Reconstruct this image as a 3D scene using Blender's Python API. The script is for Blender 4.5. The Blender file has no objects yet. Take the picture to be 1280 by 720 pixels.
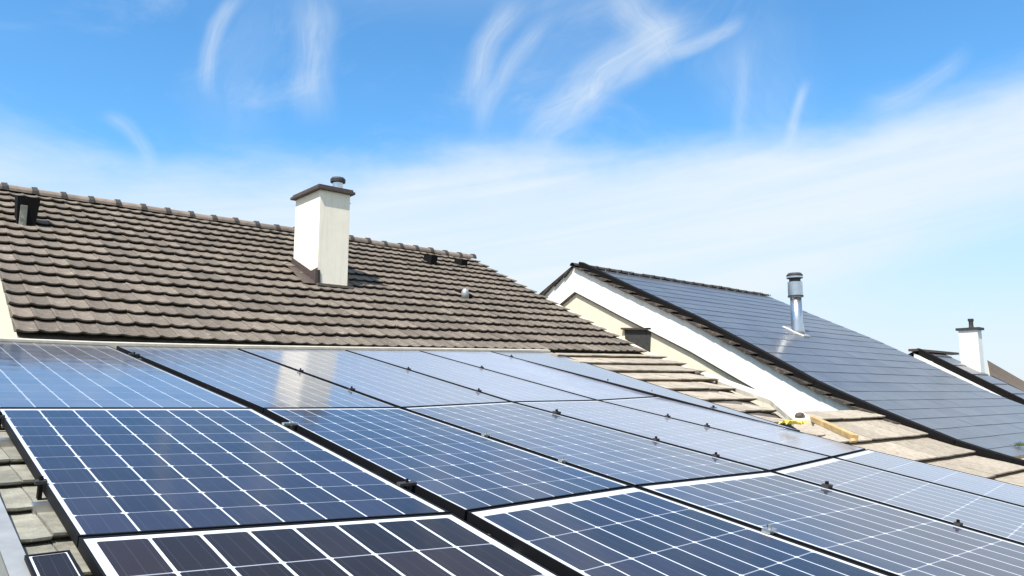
import bpy, math, random
from mathutils import Vector
random.seed(7)
C = bpy.data.collections.new('scene'); bpy.context.scene.collection.children.link(C)
sc = bpy.context.scene
YAW, PIT, F = 0.71482, 0.13963, 938.72
FW = Vector((math.sin(YAW)*math.cos(PIT), math.cos(YAW)*math.cos(PIT), math.sin(PIT)))
RT = Vector((math.cos(YAW), -math.sin(YAW), 0)); UP = RT.cross(FW)
# surveying helpers: the direction of a sight line from the viewpoint (origin) and where it meets a known surface
def ray(x, y): return FW + RT*((x-640)/F) + UP*((360-y)/F)
def atX(x, y, X): d = ray(x, y); return d*(X/d.x)
def atY(x, y, Y): d = ray(x, y); return d*(Y/d.y)
TT = 0.18027; ZC = -0.81924                        # slope and height of the low-pitched roof carrying the array
def onP(x, y, zc=ZC, tt=TT): d = ray(x, y); return d*(zc/(d.z-tt*d.y))
def lerp(a, b, t): return a+(b-a)*t

# ------------------------------------------------------------------ mesh helpers
class MB:
    def __init__(s): s.v=[]; s.f=[]; s.m=[]; s.r=[]; s.uv={}
    def quad(s, pts, m=0, r=0.0, uv=None):
        i=len(s.v); s.v+= [tuple(p) for p in pts]; s.f.append(tuple(range(i,i+len(pts)))); s.m.append(m); s.r.append(r)
        if uv: s.uv[len(s.f)-1]=uv
    def hexa(s, b, t, m=0, r=0.0):                  # b, t: 4 bottom and 4 top points, same winding (ccw from above)
        i=len(s.v); s.v+=[tuple(p) for p in b]+[tuple(p) for p in t]
        for q in ((3,2,1,0),(4,5,6,7),(0,1,5,4),(1,2,6,5),(2,3,7,6),(3,0,4,7)):
            s.f.append(tuple(i+k for k in q)); s.m.append(m); s.r.append(r)
    def box(s, x0,x1,y0,y1,z0,z1,m=0,r=0.0):
        s.hexa([(x0,y0,z0),(x1,y0,z0),(x1,y1,z0),(x0,y1,z0)],[(x0,y0,z1),(x1,y0,z1),(x1,y1,z1),(x0,y1,z1)],m,r)
    def cyl(s, c, prof, n=20, m=0, axis=None):       # prof: [(radius,height)...] lathe round vertical axis at c
        i=len(s.v); c=Vector(c)
        for R,h in prof:
            for k in range(n):
                a=2*math.pi*k/n; s.v.append((c.x+R*math.cos(a), c.y+R*math.sin(a), c.z+h))
        for j in range(len(prof)-1):
            for k in range(n):
                k2=(k+1)%n; s.f.append((i+j*n+k,i+j*n+k2,i+(j+1)*n+k2,i+(j+1)*n+k)); s.m.append(m); s.r.append(0)
        for j in (0,len(prof)-1):
            f=tuple(i+j*n+k for k in range(n)); s.f.append(f if j else f[::-1]); s.m.append(m); s.r.append(0)
    def bar(s, a, b, w, h, up=Vector((0,0,1)), m=0, r=0.0):   # box of width w and height h from a to b (bottom centre line)
        a=Vector(a); b=Vector(b); d=(b-a).normalized(); sd=d.cross(up).normalized(); u=sd.cross(d)
        B=[a-sd*w/2,a+sd*w/2,b+sd*w/2,b-sd*w/2]; s.hexa(B,[p+u*h for p in B],m,r)
    def tube(s, pts, R, n=8, m=0):
        pts=[Vector(p) for p in pts]; i=len(s.v)
        for j,p in enumerate(pts):
            d=(pts[min(j+1,len(pts)-1)]-pts[max(j-1,0)]).normalized()
            a=d.cross(Vector((0.13,0.2,0.97))).normalized(); b=d.cross(a)
            for k in range(n):
                t=2*math.pi*k/n; s.v.append(tuple(p+a*R*math.cos(t)+b*R*math.sin(t)))
        for j in range(len(pts)-1):
            for k in range(n):
                k2=(k+1)%n; s.f.append((i+j*n+k,i+j*n+k2,i+(j+1)*n+k2,i+(j+1)*n+k)); s.m.append(m); s.r.append(0)
        s.f.append(tuple(i+k for k in range(n))[::-1]); s.m.append(m); s.r.append(0)
        s.f.append(tuple(i+(len(pts)-1)*n+k for k in range(n))); s.m.append(m); s.r.append(0)
    def build(s, name, mats, parent=None, smooth=False, bevel=0):
        me=bpy.data.meshes.new(name); me.from_pydata(s.v,[],s.f)
        if not isinstance(mats,(list,tuple)): mats=[mats]
        for m in mats: me.materials.append(m)
        me.polygons.foreach_set('material_index', s.m)
        at=me.attributes.new('rnd','FLOAT','FACE'); at.data.foreach_set('value', s.r)
        if s.uv:
            ul=me.uv_layers.new(name='UVMap')
            for fi,uv in s.uv.items():
                p=me.polygons[fi]
                for k,li in enumerate(p.loop_indices): ul.data[li].uv=uv[k]
        if smooth: me.polygons.foreach_set('use_smooth',[True]*len(s.f))
        me.update(); o=bpy.data.objects.new(name,me); C.objects.link(o); o.parent=parent
        if parent: o.matrix_parent_inverse = parent.matrix_world.inverted() if False else o.matrix_parent_inverse
        if bevel:
            b=o.modifiers.new('b','BEVEL'); b.width=bevel; b.segments=2; b.limit_method='ANGLE'
        return o
UNIT={}                                              # houses are drawn on a half-size plan: 1 plan unit = 2 m
def house_thing(name, loc, *a):
    o=thing(name,Vector(loc)*2,*a); UNIT[o.name]=2.0; return o
def part(mb, name, mats, root, **k):
    """mesh given in world coordinates, parented to a root at root.location"""
    top=root; off=Vector((0,0,0))
    while top.parent: off+=top.location; top=top.parent
    u=UNIT.get(top.name,1.0); off+=top.location
    mb.v=[(v[0]*u-off.x,v[1]*u-off.y,v[2]*u-off.z) for v in mb.v]
    return mb.build(name, mats, root, **k)
def tag(o, label, cat, group=None, kind=None):
    if kind: o['kind']=kind
    if label: o['label']=label
    if cat: o['category']=cat
    if group: o['group']=group
    return o
def thing(name, loc, label, cat, group=None):
    o=bpy.data.objects.new(name,None); o.empty_display_size=.2; C.objects.link(o); o.location=loc
    return tag(o,label,cat,group)
def single(mb, name, mats, loc, label, cat, group=None, kind=None, **k):
    loc=Vector(loc); mb.v=[(v[0]-loc.x,v[1]-loc.y,v[2]-loc.z) for v in mb.v]
    o=mb.build(name,mats,None,**k); o.location=loc; return tag(o,label,cat,group,kind)

# ------------------------------------------------------------------ materials
def mat(name, col, rough=.8, var=.15, scale=6, metallic=0, spec=.5, bump=0, bscale=40, rndvar=0, col2=None, c2s=2.0, c2t=.55, coat=0, streak=0):
    m=bpy.data.materials.new(name); m.use_nodes=True; nt=m.node_tree; N=nt.nodes; L=nt.links
    b=N['Principled BSDF']; b.inputs['Roughness'].default_value=rough; b.inputs['Metallic'].default_value=metallic
    b.inputs['Specular IOR Level'].default_value=spec; b.inputs['Coat Weight'].default_value=coat; b.inputs['Coat Roughness'].default_value=.06
    tc=N.new('ShaderNodeTexCoord')
    def noise(sc_,det=6,ro=.6):
        n=N.new('ShaderNodeTexNoise'); n.inputs['Scale'].default_value=sc_; n.inputs['Detail'].default_value=det; n.inputs['Roughness'].default_value=ro
        L.new(tc.outputs['Object'],n.inputs['Vector']); return n
    n=noise(scale)
    mr=N.new('ShaderNodeMapRange'); mr.inputs[1].default_value=.3; mr.inputs[2].default_value=.7; mr.inputs[3].default_value=1-var; mr.inputs[4].default_value=1+var
    L.new(n.outputs['Fac'],mr.inputs[0]); val=mr.outputs[0]
    if rndvar:
        a=N.new('ShaderNodeAttribute'); a.attribute_name='rnd'
        k=N.new('ShaderNodeMath'); k.operation='MULTIPLY_ADD'; k.inputs[1].default_value=rndvar; k.inputs[2].default_value=1-rndvar/2
        L.new(a.outputs['Fac'],k.inputs[0]); mm=N.new('ShaderNodeMath'); mm.operation='MULTIPLY'; L.new(val,mm.inputs[0]); L.new(k.outputs[0],mm.inputs[1]); val=mm.outputs[0]
    base=N.new('ShaderNodeRGB'); base.outputs[0].default_value=(*col,1); src=base.outputs[0]
    if col2:
        n2=noise(c2s,8,.7); r2=N.new('ShaderNodeMapRange'); r2.inputs[1].default_value=c2t; r2.inputs[2].default_value=c2t+.12
        L.new(n2.outputs['Fac'],r2.inputs[0]); mx=N.new('ShaderNodeMix'); mx.data_type='RGBA'; mx.inputs['B'].default_value=(*col2,1)
        L.new(r2.outputs[0],mx.inputs['Factor']); L.new(src,mx.inputs['A']); src=mx.outputs['Result']
    if streak:                                       # rain-washed dirt runs
        mp=N.new('ShaderNodeMapping'); mp.inputs['Scale'].default_value=(9,9,.55); L.new(tc.outputs['Object'],mp.inputs[0])
        ns=N.new('ShaderNodeTexNoise'); ns.inputs['Scale'].default_value=1.3; ns.inputs['Detail'].default_value=8; ns.inputs['Roughness'].default_value=.7; L.new(mp.outputs[0],ns.inputs['Vector'])
        rs=N.new('ShaderNodeMapRange'); rs.inputs[1].default_value=.5; rs.inputs[2].default_value=.78; rs.inputs[3].default_value=0; rs.inputs[4].default_value=streak; L.new(ns.outputs['Fac'],rs.inputs[0])
        ms=N.new('ShaderNodeMix'); ms.data_type='RGBA'; ms.inputs['B'].default_value=(.30,.27,.22,1); L.new(rs.outputs[0],ms.inputs['Factor']); L.new(src,ms.inputs['A']); src=ms.outputs['Result']
    vm=N.new('ShaderNodeVectorMath'); vm.operation='SCALE'; L.new(src,vm.inputs[0]); L.new(val,vm.inputs['Scale'])
    L.new(vm.outputs[0],b.inputs['Base Color'])
    if bump:
        n3=noise(bscale,5,.6); bp=N.new('ShaderNodeBump'); bp.inputs['Strength'].default_value=bump; bp.inputs['Distance'].default_value=.01
        L.new(n3.outputs['Fac'],bp.inputs['Height']); L.new(bp.outputs[0],b.inputs['Normal'])
    return m
M={}
M['tile']=mat('concrete_tile',(.162,.130,.100),.88,.22,14,bump=.7,bscale=70,rndvar=.5,col2=(.30,.275,.21),c2s=6.5,c2t=.57)
M['tile_lt']=mat('pale_tile',(.37,.31,.235),.88,.25,10,bump=.7,bscale=45,rndvar=.3,col2=(.25,.22,.17),c2s=6,c2t=.57)  # paler base colour than the upper roof tiles
M['tile_gr']=mat('lichen_tile',(.24,.23,.185),.9,.3,12,bump=.6,bscale=50,rndvar=.3,col2=(.20,.18,.14),c2s=7,c2t=.55)
M['tile_dk']=mat('dark_verge_tile',(.045,.035,.028),.8,.4,9,bump=.4,rndvar=.9,col2=(.20,.14,.10),c2s=9,c2t=.56)
M['ridge']=mat('ridge_tile',(.20,.155,.122),.85,.25,5,bump=.4,rndvar=.4)
M['clip']=mat('ridge_mortar',(.045,.038,.033),.8,.3,20)
M['cream']=mat('cream_render',(.72,.64,.50),.9,.04,3,bump=.25,bscale=90,col2=(.64,.56,.43),c2s=1.3,c2t=.6,streak=.35)
M['chimney']=mat('chimney_render',(.88,.80,.66),.9,.04,3,bump=.25,bscale=90,col2=(.84,.75,.60),c2s=1.3,c2t=.6,streak=.25)
M['white']=mat('white_paint',(.82,.80,.76),.6,.05,6,bump=.1,col2=(.66,.62,.54),c2s=2.2,c2t=.64,streak=.35)
M['opening']=mat('grey_opening',(.035,.036,.034),.7,.3,8)
M['dark']=mat('dark_lead',(.035,.032,.032),.6,.3,12,bump=.2)
M['black']=mat('black_trim',(.010,.009,.009),.95,.2,12,spec=.1)
M['brown']=mat('brown_flashing',(.07,.05,.042),.6,.3,10,bump=.2)
M['steel']=mat('steel',(.62,.62,.62),.28,.12,14,metallic=1,bump=.05)
M['zinc']=mat('grey_zinc',(.36,.36,.35),.5,.15,8,metallic=.4,bump=.1)
M['slab']=mat('roof_deck',(.10,.085,.07),.9,.2,4)
M['lead']=mat('cream_flashing',(.50,.45,.36),.8,.15,9,bump=.2)
M['alu']=mat('clamp_alu',(.55,.55,.55),.35,.1,20,metallic=.9)
M['frame']=mat('black_frame',(.007,.007,.008),.6,.1,20,spec=.15)
M['silver']=mat('silver_frame',(.80,.80,.80),.4,.05,20,metallic=.3)
M['wood']=mat('tan_batten',(.50,.33,.14),.8,.3,14,bump=.3)
M['yellow']=mat('yellow_plastic',(.75,.55,.06),.5,.1,10)
M['grass']=mat('ground_grass',(.05,.07,.03),.95,.4,.6,col2=(.14,.12,.09),c2s=.15,c2t=.55)
M['moss']=mat('green_moss',(.09,.12,.02),.95,.4,30)
M['oldwall']=mat('weathered_boards',(.16,.16,.13),.9,.3,5,bump=.3,col2=(.30,.30,.27),c2s=6,c2t=.55)
M['brownroof']=mat('brown_far_roof',(.23,.175,.135),.85,.1,3,rndvar=.2)

def shingle_mat():                                   # glossy dark solar shingles
    m=mat('solar_shingle',(.085,.086,.092),.5,.16,1.5,rndvar=.22,spec=.5,coat=.55); b=m.node_tree.nodes['Principled BSDF']
    b.inputs['Coat Roughness'].default_value=.22; b.inputs['Coat IOR'].default_value=1.6; return m
M['shingle']=shingle_mat()

def cell_mat(name, cell, NU, NV, cw, cl, lw=.0042, lh=.0030, back=(.62,.64,.68), rough=.05, ior=1.5, dust_glare=(.01,.075)):
    m=bpy.data.materials.new(name); m.use_nodes=True; nt=m.node_tree; N=nt.nodes; L=nt.links; b=N['Principled BSDF']
    uv=N.new('ShaderNodeUVMap'); uv.uv_map='UVMap'; sp=N.new('ShaderNodeSeparateXYZ'); L.new(uv.outputs[0],sp.inputs[0])
    def mth(op,a,b_=None,c=None):
        n=N.new('ShaderNodeMath'); n.operation=op
        for i,x in enumerate((a,b_,c)):
            if x is None: continue
            if isinstance(x,(int,float)): n.inputs[i].default_value=x
            else: L.new(x,n.inputs[i])
        return n.outputs[0]
    def dist(s,w): fr=mth('FRACT',s); return mth('MULTIPLY',mth('MINIMUM',fr,mth('SUBTRACT',1.0,fr)),w)
    U=dist(sp.outputs[0],cw); V=dist(sp.outputs[1],cl)
    l1=mth('LESS_THAN',U,lw); l2=mth('LESS_THAN',V,lh); l3=mth('LESS_THAN',mth('ADD',U,V),.0125)
    o1=mth('LESS_THAN',sp.outputs[0],0.0); o2=mth('GREATER_THAN',sp.outputs[0],float(NU)); o3=mth('LESS_THAN',sp.outputs[1],0.0); o4=mth('GREATER_THAN',sp.outputs[1],float(NV))
    w=l1
    for x in (l3,o1,o2,o3,o4): w=mth('MAXIMUM',w,x)
    # cross gaps read a little fainter than the long ones
    # fine busbars inside each cell
    fb=mth('FRACT',mth('MULTIPLY',sp.outputs[0],3.0)); bus=mth('LESS_THAN',mth('ABSOLUTE',mth('SUBTRACT',fb,.5)),.012)
    tc=N.new('ShaderNodeTexCoord')
    # each cell its own slight tone
    fl=N.new('ShaderNodeVectorMath'); fl.operation='FLOOR'; L.new(uv.outputs[0],fl.inputs[0])
    oi=N.new('ShaderNodeObjectInfo'); ad=N.new('ShaderNodeVectorMath'); ad.operation='ADD'; L.new(fl.outputs[0],ad.inputs[0]); L.new(oi.outputs['Random'],ad.inputs[1])
    wn=N.new('ShaderNodeTexWhiteNoise'); wn.noise_dimensions='3D'; L.new(ad.outputs[0],wn.inputs['Vector'])
    tone=mth('MULTIPLY_ADD',wn.outputs['Value'],.8,.6)
    cc=N.new('ShaderNodeVectorMath'); cc.operation='SCALE'; cc.inputs[0].default_value=cell; L.new(tone,cc.inputs['Scale'])
    mb_=N.new('ShaderNodeMix'); mb_.data_type='RGBA'; mb_.inputs['B'].default_value=(.10,.11,.14,1); L.new(mth('MULTIPLY',bus,.45),mb_.inputs['Factor']); L.new(cc.outputs[0],mb_.inputs['A'])
    mc=N.new('ShaderNodeMix'); mc.data_type='RGBA'; mc.inputs['B'].default_value=(back[0]*.5,back[1]*.5,back[2]*.54,1); L.new(l2,mc.inputs['Factor']); L.new(mb_.outputs['Result'],mc.inputs['A'])
    mx=N.new('ShaderNodeMix'); mx.data_type='RGBA'; mx.inputs['B'].default_value=(*back,1); L.new(w,mx.inputs['Factor']); L.new(mc.outputs['Result'],mx.inputs['A'])
    # thin uneven dusty film; its paleness also paints sky glare into the colour
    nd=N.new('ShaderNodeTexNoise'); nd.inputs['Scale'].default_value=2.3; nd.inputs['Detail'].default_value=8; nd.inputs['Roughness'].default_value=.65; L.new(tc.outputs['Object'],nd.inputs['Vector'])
    dr=N.new('ShaderNodeMapRange'); dr.inputs[1].default_value=.35; dr.inputs[2].default_value=.75; dr.inputs[3].default_value=dust_glare[0]; dr.inputs[4].default_value=dust_glare[1]; L.new(nd.outputs['Fac'],dr.inputs[0])
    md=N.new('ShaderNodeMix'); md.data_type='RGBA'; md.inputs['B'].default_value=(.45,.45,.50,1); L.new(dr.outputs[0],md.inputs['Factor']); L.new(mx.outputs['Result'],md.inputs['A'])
    L.new(md.outputs['Result'],b.inputs['Base Color'])
    b.inputs['Roughness'].default_value=.5; b.inputs['Specular IOR Level'].default_value=.05
    b.inputs['Coat Weight'].default_value=1; b.inputs['Coat IOR'].default_value=ior
    rr=N.new('ShaderNodeMapRange'); rr.inputs[1].default_value=.3; rr.inputs[2].default_value=.8; rr.inputs[3].default_value=rough*.7; rr.inputs[4].default_value=rough*1.8; L.new(nd.outputs['Fac'],rr.inputs[0]); L.new(rr.outputs[0],b.inputs['Coat Roughness'])
    nb=N.new('ShaderNodeTexNoise'); nb.inputs['Scale'].default_value=5; nb.inputs['Detail'].default_value=1; L.new(tc.outputs['Object'],nb.inputs['Vector'])
    bp=N.new('ShaderNodeBump'); bp.inputs['Strength'].default_value=.05; bp.inputs['Distance'].default_value=.02; L.new(nb.outputs['Fac'],bp.inputs['Height']); L.new(bp.outputs[0],b.inputs['Coat Normal'])
    return m

# ------------------------------------------------------------------ roof tile courses
def tiles(mb, surf, L, expo, xr, w, lip, roll, jit=.006, x_start=None, m=0, seg=7, first=0):
    """surf(X, s) -> point on the roof, s metres up the slope; xr(s) -> X range; every tile is its own lapped slab"""
    n=int(math.ceil(L/expo-1e-6))
    prof=[(0,.85),(.06,1.0),(.16,.75),(.3,.25),(.5,0),(.75,.05),(.93,.35),(1,.45)] if seg>4 else [(0,.3),(.5,0),(1,.1)]
    for k in range(n-1,first-1,-1):
        s0=k*expo; s1=min(s0+expo+.10,L+.0); xa,xb=xr(s0+.02)
        if xb-xa<.02: continue
        xs=x_start if x_start is not None else xa
        j0=math.floor((xa-xs)/w); j1=math.ceil((xb-xs)/w)
        for j in range(j0,j1):
            a=xs+j*w+.002; b=xs+(j+1)*w-.002; a=max(a,xa); b=min(b,xb)
            if b-a<.03: continue
            ds=random.uniform(-jit,jit)*(2.6 if random.random()<.03 else 1); dz=random.uniform(0,jit*.8); r=random.random()
            def nrm(X,s):
                p=surf(X,s); q=surf(X,s+.01); d=(q-p).normalized(); e=(surf(X+.01,s)-p).normalized(); return e.cross(d).normalized()
            pts=[]
            for u,h in prof:
                X=lerp(a,b,u); N_=nrm(X,s0)
                arc=-.012*math.sin(math.pi*u)*(1 if seg>4 else .2)
                f=surf(X,s0+ds+arc); bk=surf(X,s1+ds); mid=surf(X,lerp(s0,s1,.35)+ds)
                pts.append((surf(X,s0+ds+arc+lip*1.9)+N_*(-.004), f+N_*(lip*.78+roll*h+dz), f+N_*(lip+roll*h+dz), mid+N_*(lip*.72+roll*h+dz), bk+N_*(.004+roll*h*.9)))
            i=len(mb.v)
            for row in pts: mb.v+=[tuple(p) for p in row]
            for q in range(len(prof)-1):
                for t in range(4):
                    mb.f.append((i+q*5+t,i+(q+1)*5+t,i+(q+1)*5+t+1,i+q*5+t+1)); mb.m.append(m); mb.r.append(r)
            # side walls of the slab
            mb.f.append((i+0,i+1,i+2,i+3,i+4)[::-1]); mb.m.append(m); mb.r.append(r)
            e=i+(len(prof)-1)*5; mb.f.append((e,e+1,e+2,e+3,e+4)); mb.m.append(m); mb.r.append(r)

# ================================================================== HOUSE ONE (carries the solar array)
YR,ZR,XL,XR,YH=11.208,2.536,.916,8.70,7.02
def hingeZ(X):                                       # the hinge line rises very slightly to the right
    return .447+max(0,(X-3.5))*.022
def s1(X,s):
    a=Vector((X,YH,hingeZ(X))); b=Vector((X,YR,ZR)); return a+(b-a)*(s/4.68)
house=house_thing('tiled_house',(4.8,9.0,-3.0),'house with brown tiled roof and cream chimney behind the solar array','house')
mb=MB(); tiles(mb,s1,4.68,4.68/16,lambda s:(XL,XR),.1525,.054,.011,.009)
part(mb,'upper_roof',M['tile'],house)
mb=MB()                                              # deck under the tiles, back slope too
mb.quad([(XL+.02,YH,hingeZ(XL)-.012),(XR-.02,YH,hingeZ(XR)-.012),(XR-.02,YR,ZR-.012),(XL+.02,YR,ZR-.012)])
mb.quad([(XL+.0,YR,ZR+.03),(XR,YR,ZR+.03),(XR,YR+4.2,ZR-2.05),(XL,YR+4.2,ZR-2.05)])
part(mb,'roof_deck',M['tile'],house)
# ridge
mb=MB(); n=24; step=(XR-XL+.06)/n
for k in range(n):
    x0=XL-.03+k*step; x1=x0+step; r=random.random(); zz=ZR+.02+random.uniform(-.006,.006)
    R=.085
    for a in range(8):
        t0=math.pi*(a/8)*1.1-.16; t1=math.pi*((a+1)/8)*1.1-.16
        P=lambda X,t,rr:(X,YR-math.cos(t)*rr,zz+math.sin(t)*rr*.9)
        mb.quad([P(x0,t0,R),P(x1-.03,t0,R*1.0),P(x1-.03,t1,R),P(x0,t1,R)],0,r)
        mb.quad([P(x1-.045,t0,R*1.22),P(x1+.012,t0,R*1.28),P(x1+.012,t1,R*1.28),P(x1-.045,t1,R*1.22)],1,r)
        mb.quad([P(x1-.045,t0,R*.9),P(x1-.045,t0,R*1.22),P(x1-.045,t1,R*1.22),P(x1-.045,t1,R*.9)],1,r)
part(mb,'ridge',[M['ridge'],M['clip']],house)
low=thing('low_pitched_building',(3.0,4.0,-6.0),'low-pitched building with pale cream tiles carrying the whole solar array','building')
# right verge: cream coping beside the tiles, on the steep part then along the slanting edge of the low roof
VG=[onP(814,452),onP(845,460),onP(879,470),onP(907,481.5),onP(938,493),onP(969,504),onP(1000,530)]
VG=[Vector((8.72,7.02,hingeZ(8.7)))]+VG[1:]
def vg_x(Y):
    for a,b in zip(VG,VG[1:]):
        if b.y<=Y<=a.y: return lerp(b.x,a.x,(Y-b.y)/(a.y-b.y))
    return VG[0].x if Y>YH else VG[-1].x
mb=MB(); up=Vector((0,0,1))
A=Vector((XR+.10,YH,hingeZ(XR)-.03)); B=Vector((XR+.10,YR,ZR-.06)); B=lerp(A,B,.5)
mb.bar(A,B,.13,.035,m=0)
pr=[A]+[v+Vector((.10,.02,-.02)) for v in VG[1:]]
part(mb,'verge_coping',M['cream'],house)
mb=MB()
for a,b in zip(pr,pr[1:]): mb.bar(a,b,.16,.05,m=0)
part(mb,'verge_coping',M['cream'],low)
# low-pitched tiles (wedge right of the array, narrow strip left of it)
Zt=ZC-.085
def lowZ(X,Y): return Zt+TT*Y + (max(0,X-3.5)*.022+.085 if (Y>4 and X>3) else 0)*min(1,max(0,(Y-4)/3))
def s_low(X,s): Y=.2+s*.984; return Vector((X,Y,lowZ(X,Y)))
LXL=.37
def wedge_x(Y): return lerp(5.75,6.62,max(0,Y-3.1)/3.92)
mb=MB(); EX=.47
tiles(mb,s_low,6.93,EX,lambda s:(wedge_x(.2+s*.984),vg_x(.2+s*.984)),.30,.045,.008,.008,seg=3,first=6)
part(mb,'lower_roof',M['tile_lt'],low); mb=MB()
tiles(mb,s_low,6.93,.30,lambda s:(LXL,.85),.17,.035,.008,.008,seg=3,first=0,x_start=.30)
part(mb,'verge_course',M['tile_gr'],low)
mb=MB()
dk=[(LXL,.2),(5.9,.2),(5.9,3.1)]+[(v.x,v.y) for v in VG[-2::-1]]+[(XR,7.05),(XL+.02,7.3),(LXL,7.3)]
mb.quad([(x,y,lowZ(x,y)-.02) for x,y in dk]); part(mb,'lower_roof_deck',M['slab'],low)
# flashing between tiles and array head
HEAD=[(-.5,.398)]+[(lambda v:(v.x,v.z))(atY(x,y,7.02)) for x,y in ((140,432),(295,435),(430,437),(523,438),(612,439),(690,440),(775,441))]+[(9.5,.60)]
def G0(X):
    for a,b in zip(HEAD,HEAD[1:]):
        if X<=b[0]: return lerp(a[1],b[1],(X-a[0])/(b[0]-a[0]))
    return .6
mb=MB()
for k in range(12):
    xa=lerp(.45,6.74,k/12); xb=lerp(.45,6.74,(k+1)/12)
    mb.hexa([(xa,7.01,G0(xa)-.2),(xb,7.01,G0(xb)-.2),(xb,7.06,G0(xb)-.2),(xa,7.06,G0(xa)-.2)],[(xa,7.01,G0(xa)+.022),(xb,7.01,G0(xb)+.022),(xb,7.06,G0(xb)+.034),(xa,7.06,G0(xa)+.034)])
    continue
    mb.quad([(xa,7.03,G0(xa)-.2),(xb,7.03,G0(xb)-.2),(xb,6.99,G0(xb)+.018),(xa,6.99,G0(xa)+.018)])
part(mb,'head_flashing',M['lead'],low)
# walls
mb=MB()
w0=XL+.10
mb.quad([(w0,7.0,-3),(w0,7.0,hingeZ(w0)-.03),(w0,YR,ZR-.05),(w0,YR+4,ZR-2.0),(w0,YR+4,-3)][::-1])
w1=XR-.02
mb.quad([(w1,7.0,-3),(w1,7.0,hingeZ(w1)-.03),(w1,YR,ZR-.05),(w1,YR+4,ZR-2.0),(w1,YR+4,-3)])
mb.quad([(w0,YR+4,-3),(w0,YR+4,ZR-2.0),(w1,YR+4,ZR-2.0),(w1,YR+4,-3)][::-1])
part(mb,'wall',M['cream'],house)
mb=MB()
for a,b in zip(VG,VG[1:]):
    mb.quad([(a.x-.03,a.y,-6),(b.x-.03,b.y,-6),(b.x-.03,b.y,lowZ(b.x,b.y)-.03),(a.x-.03,a.y,lowZ(a.x,a.y)-.03)])
mb.quad([(5.85,3.15,-6),(5.4,.3,-6),(5.4,.3,lowZ(5,.3)-.03),(5.85,3.15,lowZ(5.8,3.15)-.03)])
mb.box(LXL+.1,VG[1].x-.05,6.85,6.98,-6,.25)
part(mb,'wall',M['cream'],low)
mb=MB(); mb.box(LXL+.06,5.3,.35,7.0,-6,-.95)
mb.quad([(LXL+.06,.35,-.95),(LXL+.06,.35,lowZ(0,.35)-.03),(LXL+.06,7,lowZ(0,7)-.03),(LXL+.06,7,-.95)][::-1])
part(mb,'weathered_wall',M['oldwall'],low)
# left verge sheet on the low roof
mb=MB(); a=onP(0,588,Zt+.06); b=onP(36,688,Zt+.06)
e0=Vector((LXL-.02,.2,lowZ(0,.2)+.03)); e1=Vector((LXL-.02,7.0,lowZ(0,7)+.03))
mb.bar(e0,e1,.05,.035); mb.quad([e0+Vector((-.027,0,.035)),e1+Vector((-.027,0,.035)),e1+Vector((-.027,0,-.10)),e0+Vector((-.027,0,-.10))])
part(mb,'verge_sheet',M['zinc'],low)
# chimney
ch_lo,ch_hi=.9,2.62
cx0,cx1,cy0,cy1=4.31,4.74,8.74,9.46
top=atX(393,240,4.31).z; ctop=top
mb=MB(); mb.box(cx0,cx1,cy0,cy1,.9,ctop); chim=part(mb,'chimney',M['chimney'],house,bevel=.006)
mb=MB(); mb.box(cx0-.06,cx1+.05,cy0-.05,cy1+.05,ctop,ctop+.035); mb.box(cx0-.035,cx1+.03,cy0-.03,cy1+.03,ctop+.033,ctop+.065)
part(mb,'cap',M['brown'],chim,bevel=.006)
cc=atY(420,232,9.1)
mb=MB(); mb.cyl((4.69,9.0,ctop+.06),[(.07,0),(.07,.17),(.055,.175)],20,0); 
part(mb,'cowl',M['steel'],chim,smooth=False)
mb=MB(); mb.cyl((4.69,9.0,ctop+.205),[(.06,0),(.10,.012),(.103,.05),(.085,.075),(.03,.09)],20,0); part(mb,'cowl_lid',M['dark'],chim)
mb=MB(); mb.tube([(cx1,9.0,ctop-.06),(cx1+.13,8.96,ctop-.05)],.006); part(mb,'bracket',M['dark'],chim); mb=MB(); mb.tube([(cx1,9.0,ctop-.24),(cx1+.10,8.96,ctop-.235)],.006); part(mb,'bracket',M['dark'],chim)
def stZ(Y,X=4.5): return s1(X,(Y-YH)/(YR-YH)*4.68).z
mb=MB()
z=lambda Y:stZ(Y)
mb.quad([(cx0-.012,cy0-.03,z(cy0)+.0),(cx0-.012,cy0-.03,z(cy0)+.27),(cx0-.012,cy0+.16,z(cy0+.16)+.17),(cx0-.012,cy1+.03,z(cy1)+.15),(cx0-.012,cy1+.03,z(cy1))])
mb.hexa([(cx0-.035,cy0-.015,z(cy0)-.02),(cx0+.05,cy0-.015,z(cy0)-.02),(cx0+.05,cy0-.004,z(cy0)-.02),(cx0-.035,cy0-.004,z(cy0)-.02)],[(cx0-.035,cy0-.015,z(cy0)+.24),(cx0+.03,cy0-.015,z(cy0)+.24),(cx0+.03,cy0-.004,z(cy0)+.24),(cx0-.035,cy0-.004,z(cy0)+.24)])
mb.quad([(cx0-.20,cy0-.03,z(cy0)+.052),(cx0-.01,cy0-.03,z(cy0)+.058),(cx0-.01,cy1,z(cy1)+.058),(cx0-.12,cy1,z(cy1)+.052)])
part(mb,'flashing',M['brown'],chim); mb=MB()
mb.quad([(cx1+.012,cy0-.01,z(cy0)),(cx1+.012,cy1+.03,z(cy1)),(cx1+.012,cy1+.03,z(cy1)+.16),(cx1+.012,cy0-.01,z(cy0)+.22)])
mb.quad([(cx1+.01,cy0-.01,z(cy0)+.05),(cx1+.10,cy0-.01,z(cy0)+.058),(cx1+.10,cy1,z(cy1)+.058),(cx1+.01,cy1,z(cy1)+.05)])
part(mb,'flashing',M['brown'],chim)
mb=MB(); mb.bar((cx0-.02,cy0-.03,z(cy0)+.035),(cx1+.04,cy0-.03,z(cy0)+.035),.07,.03); part(mb,'apron',M['tile'],chim)
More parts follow.
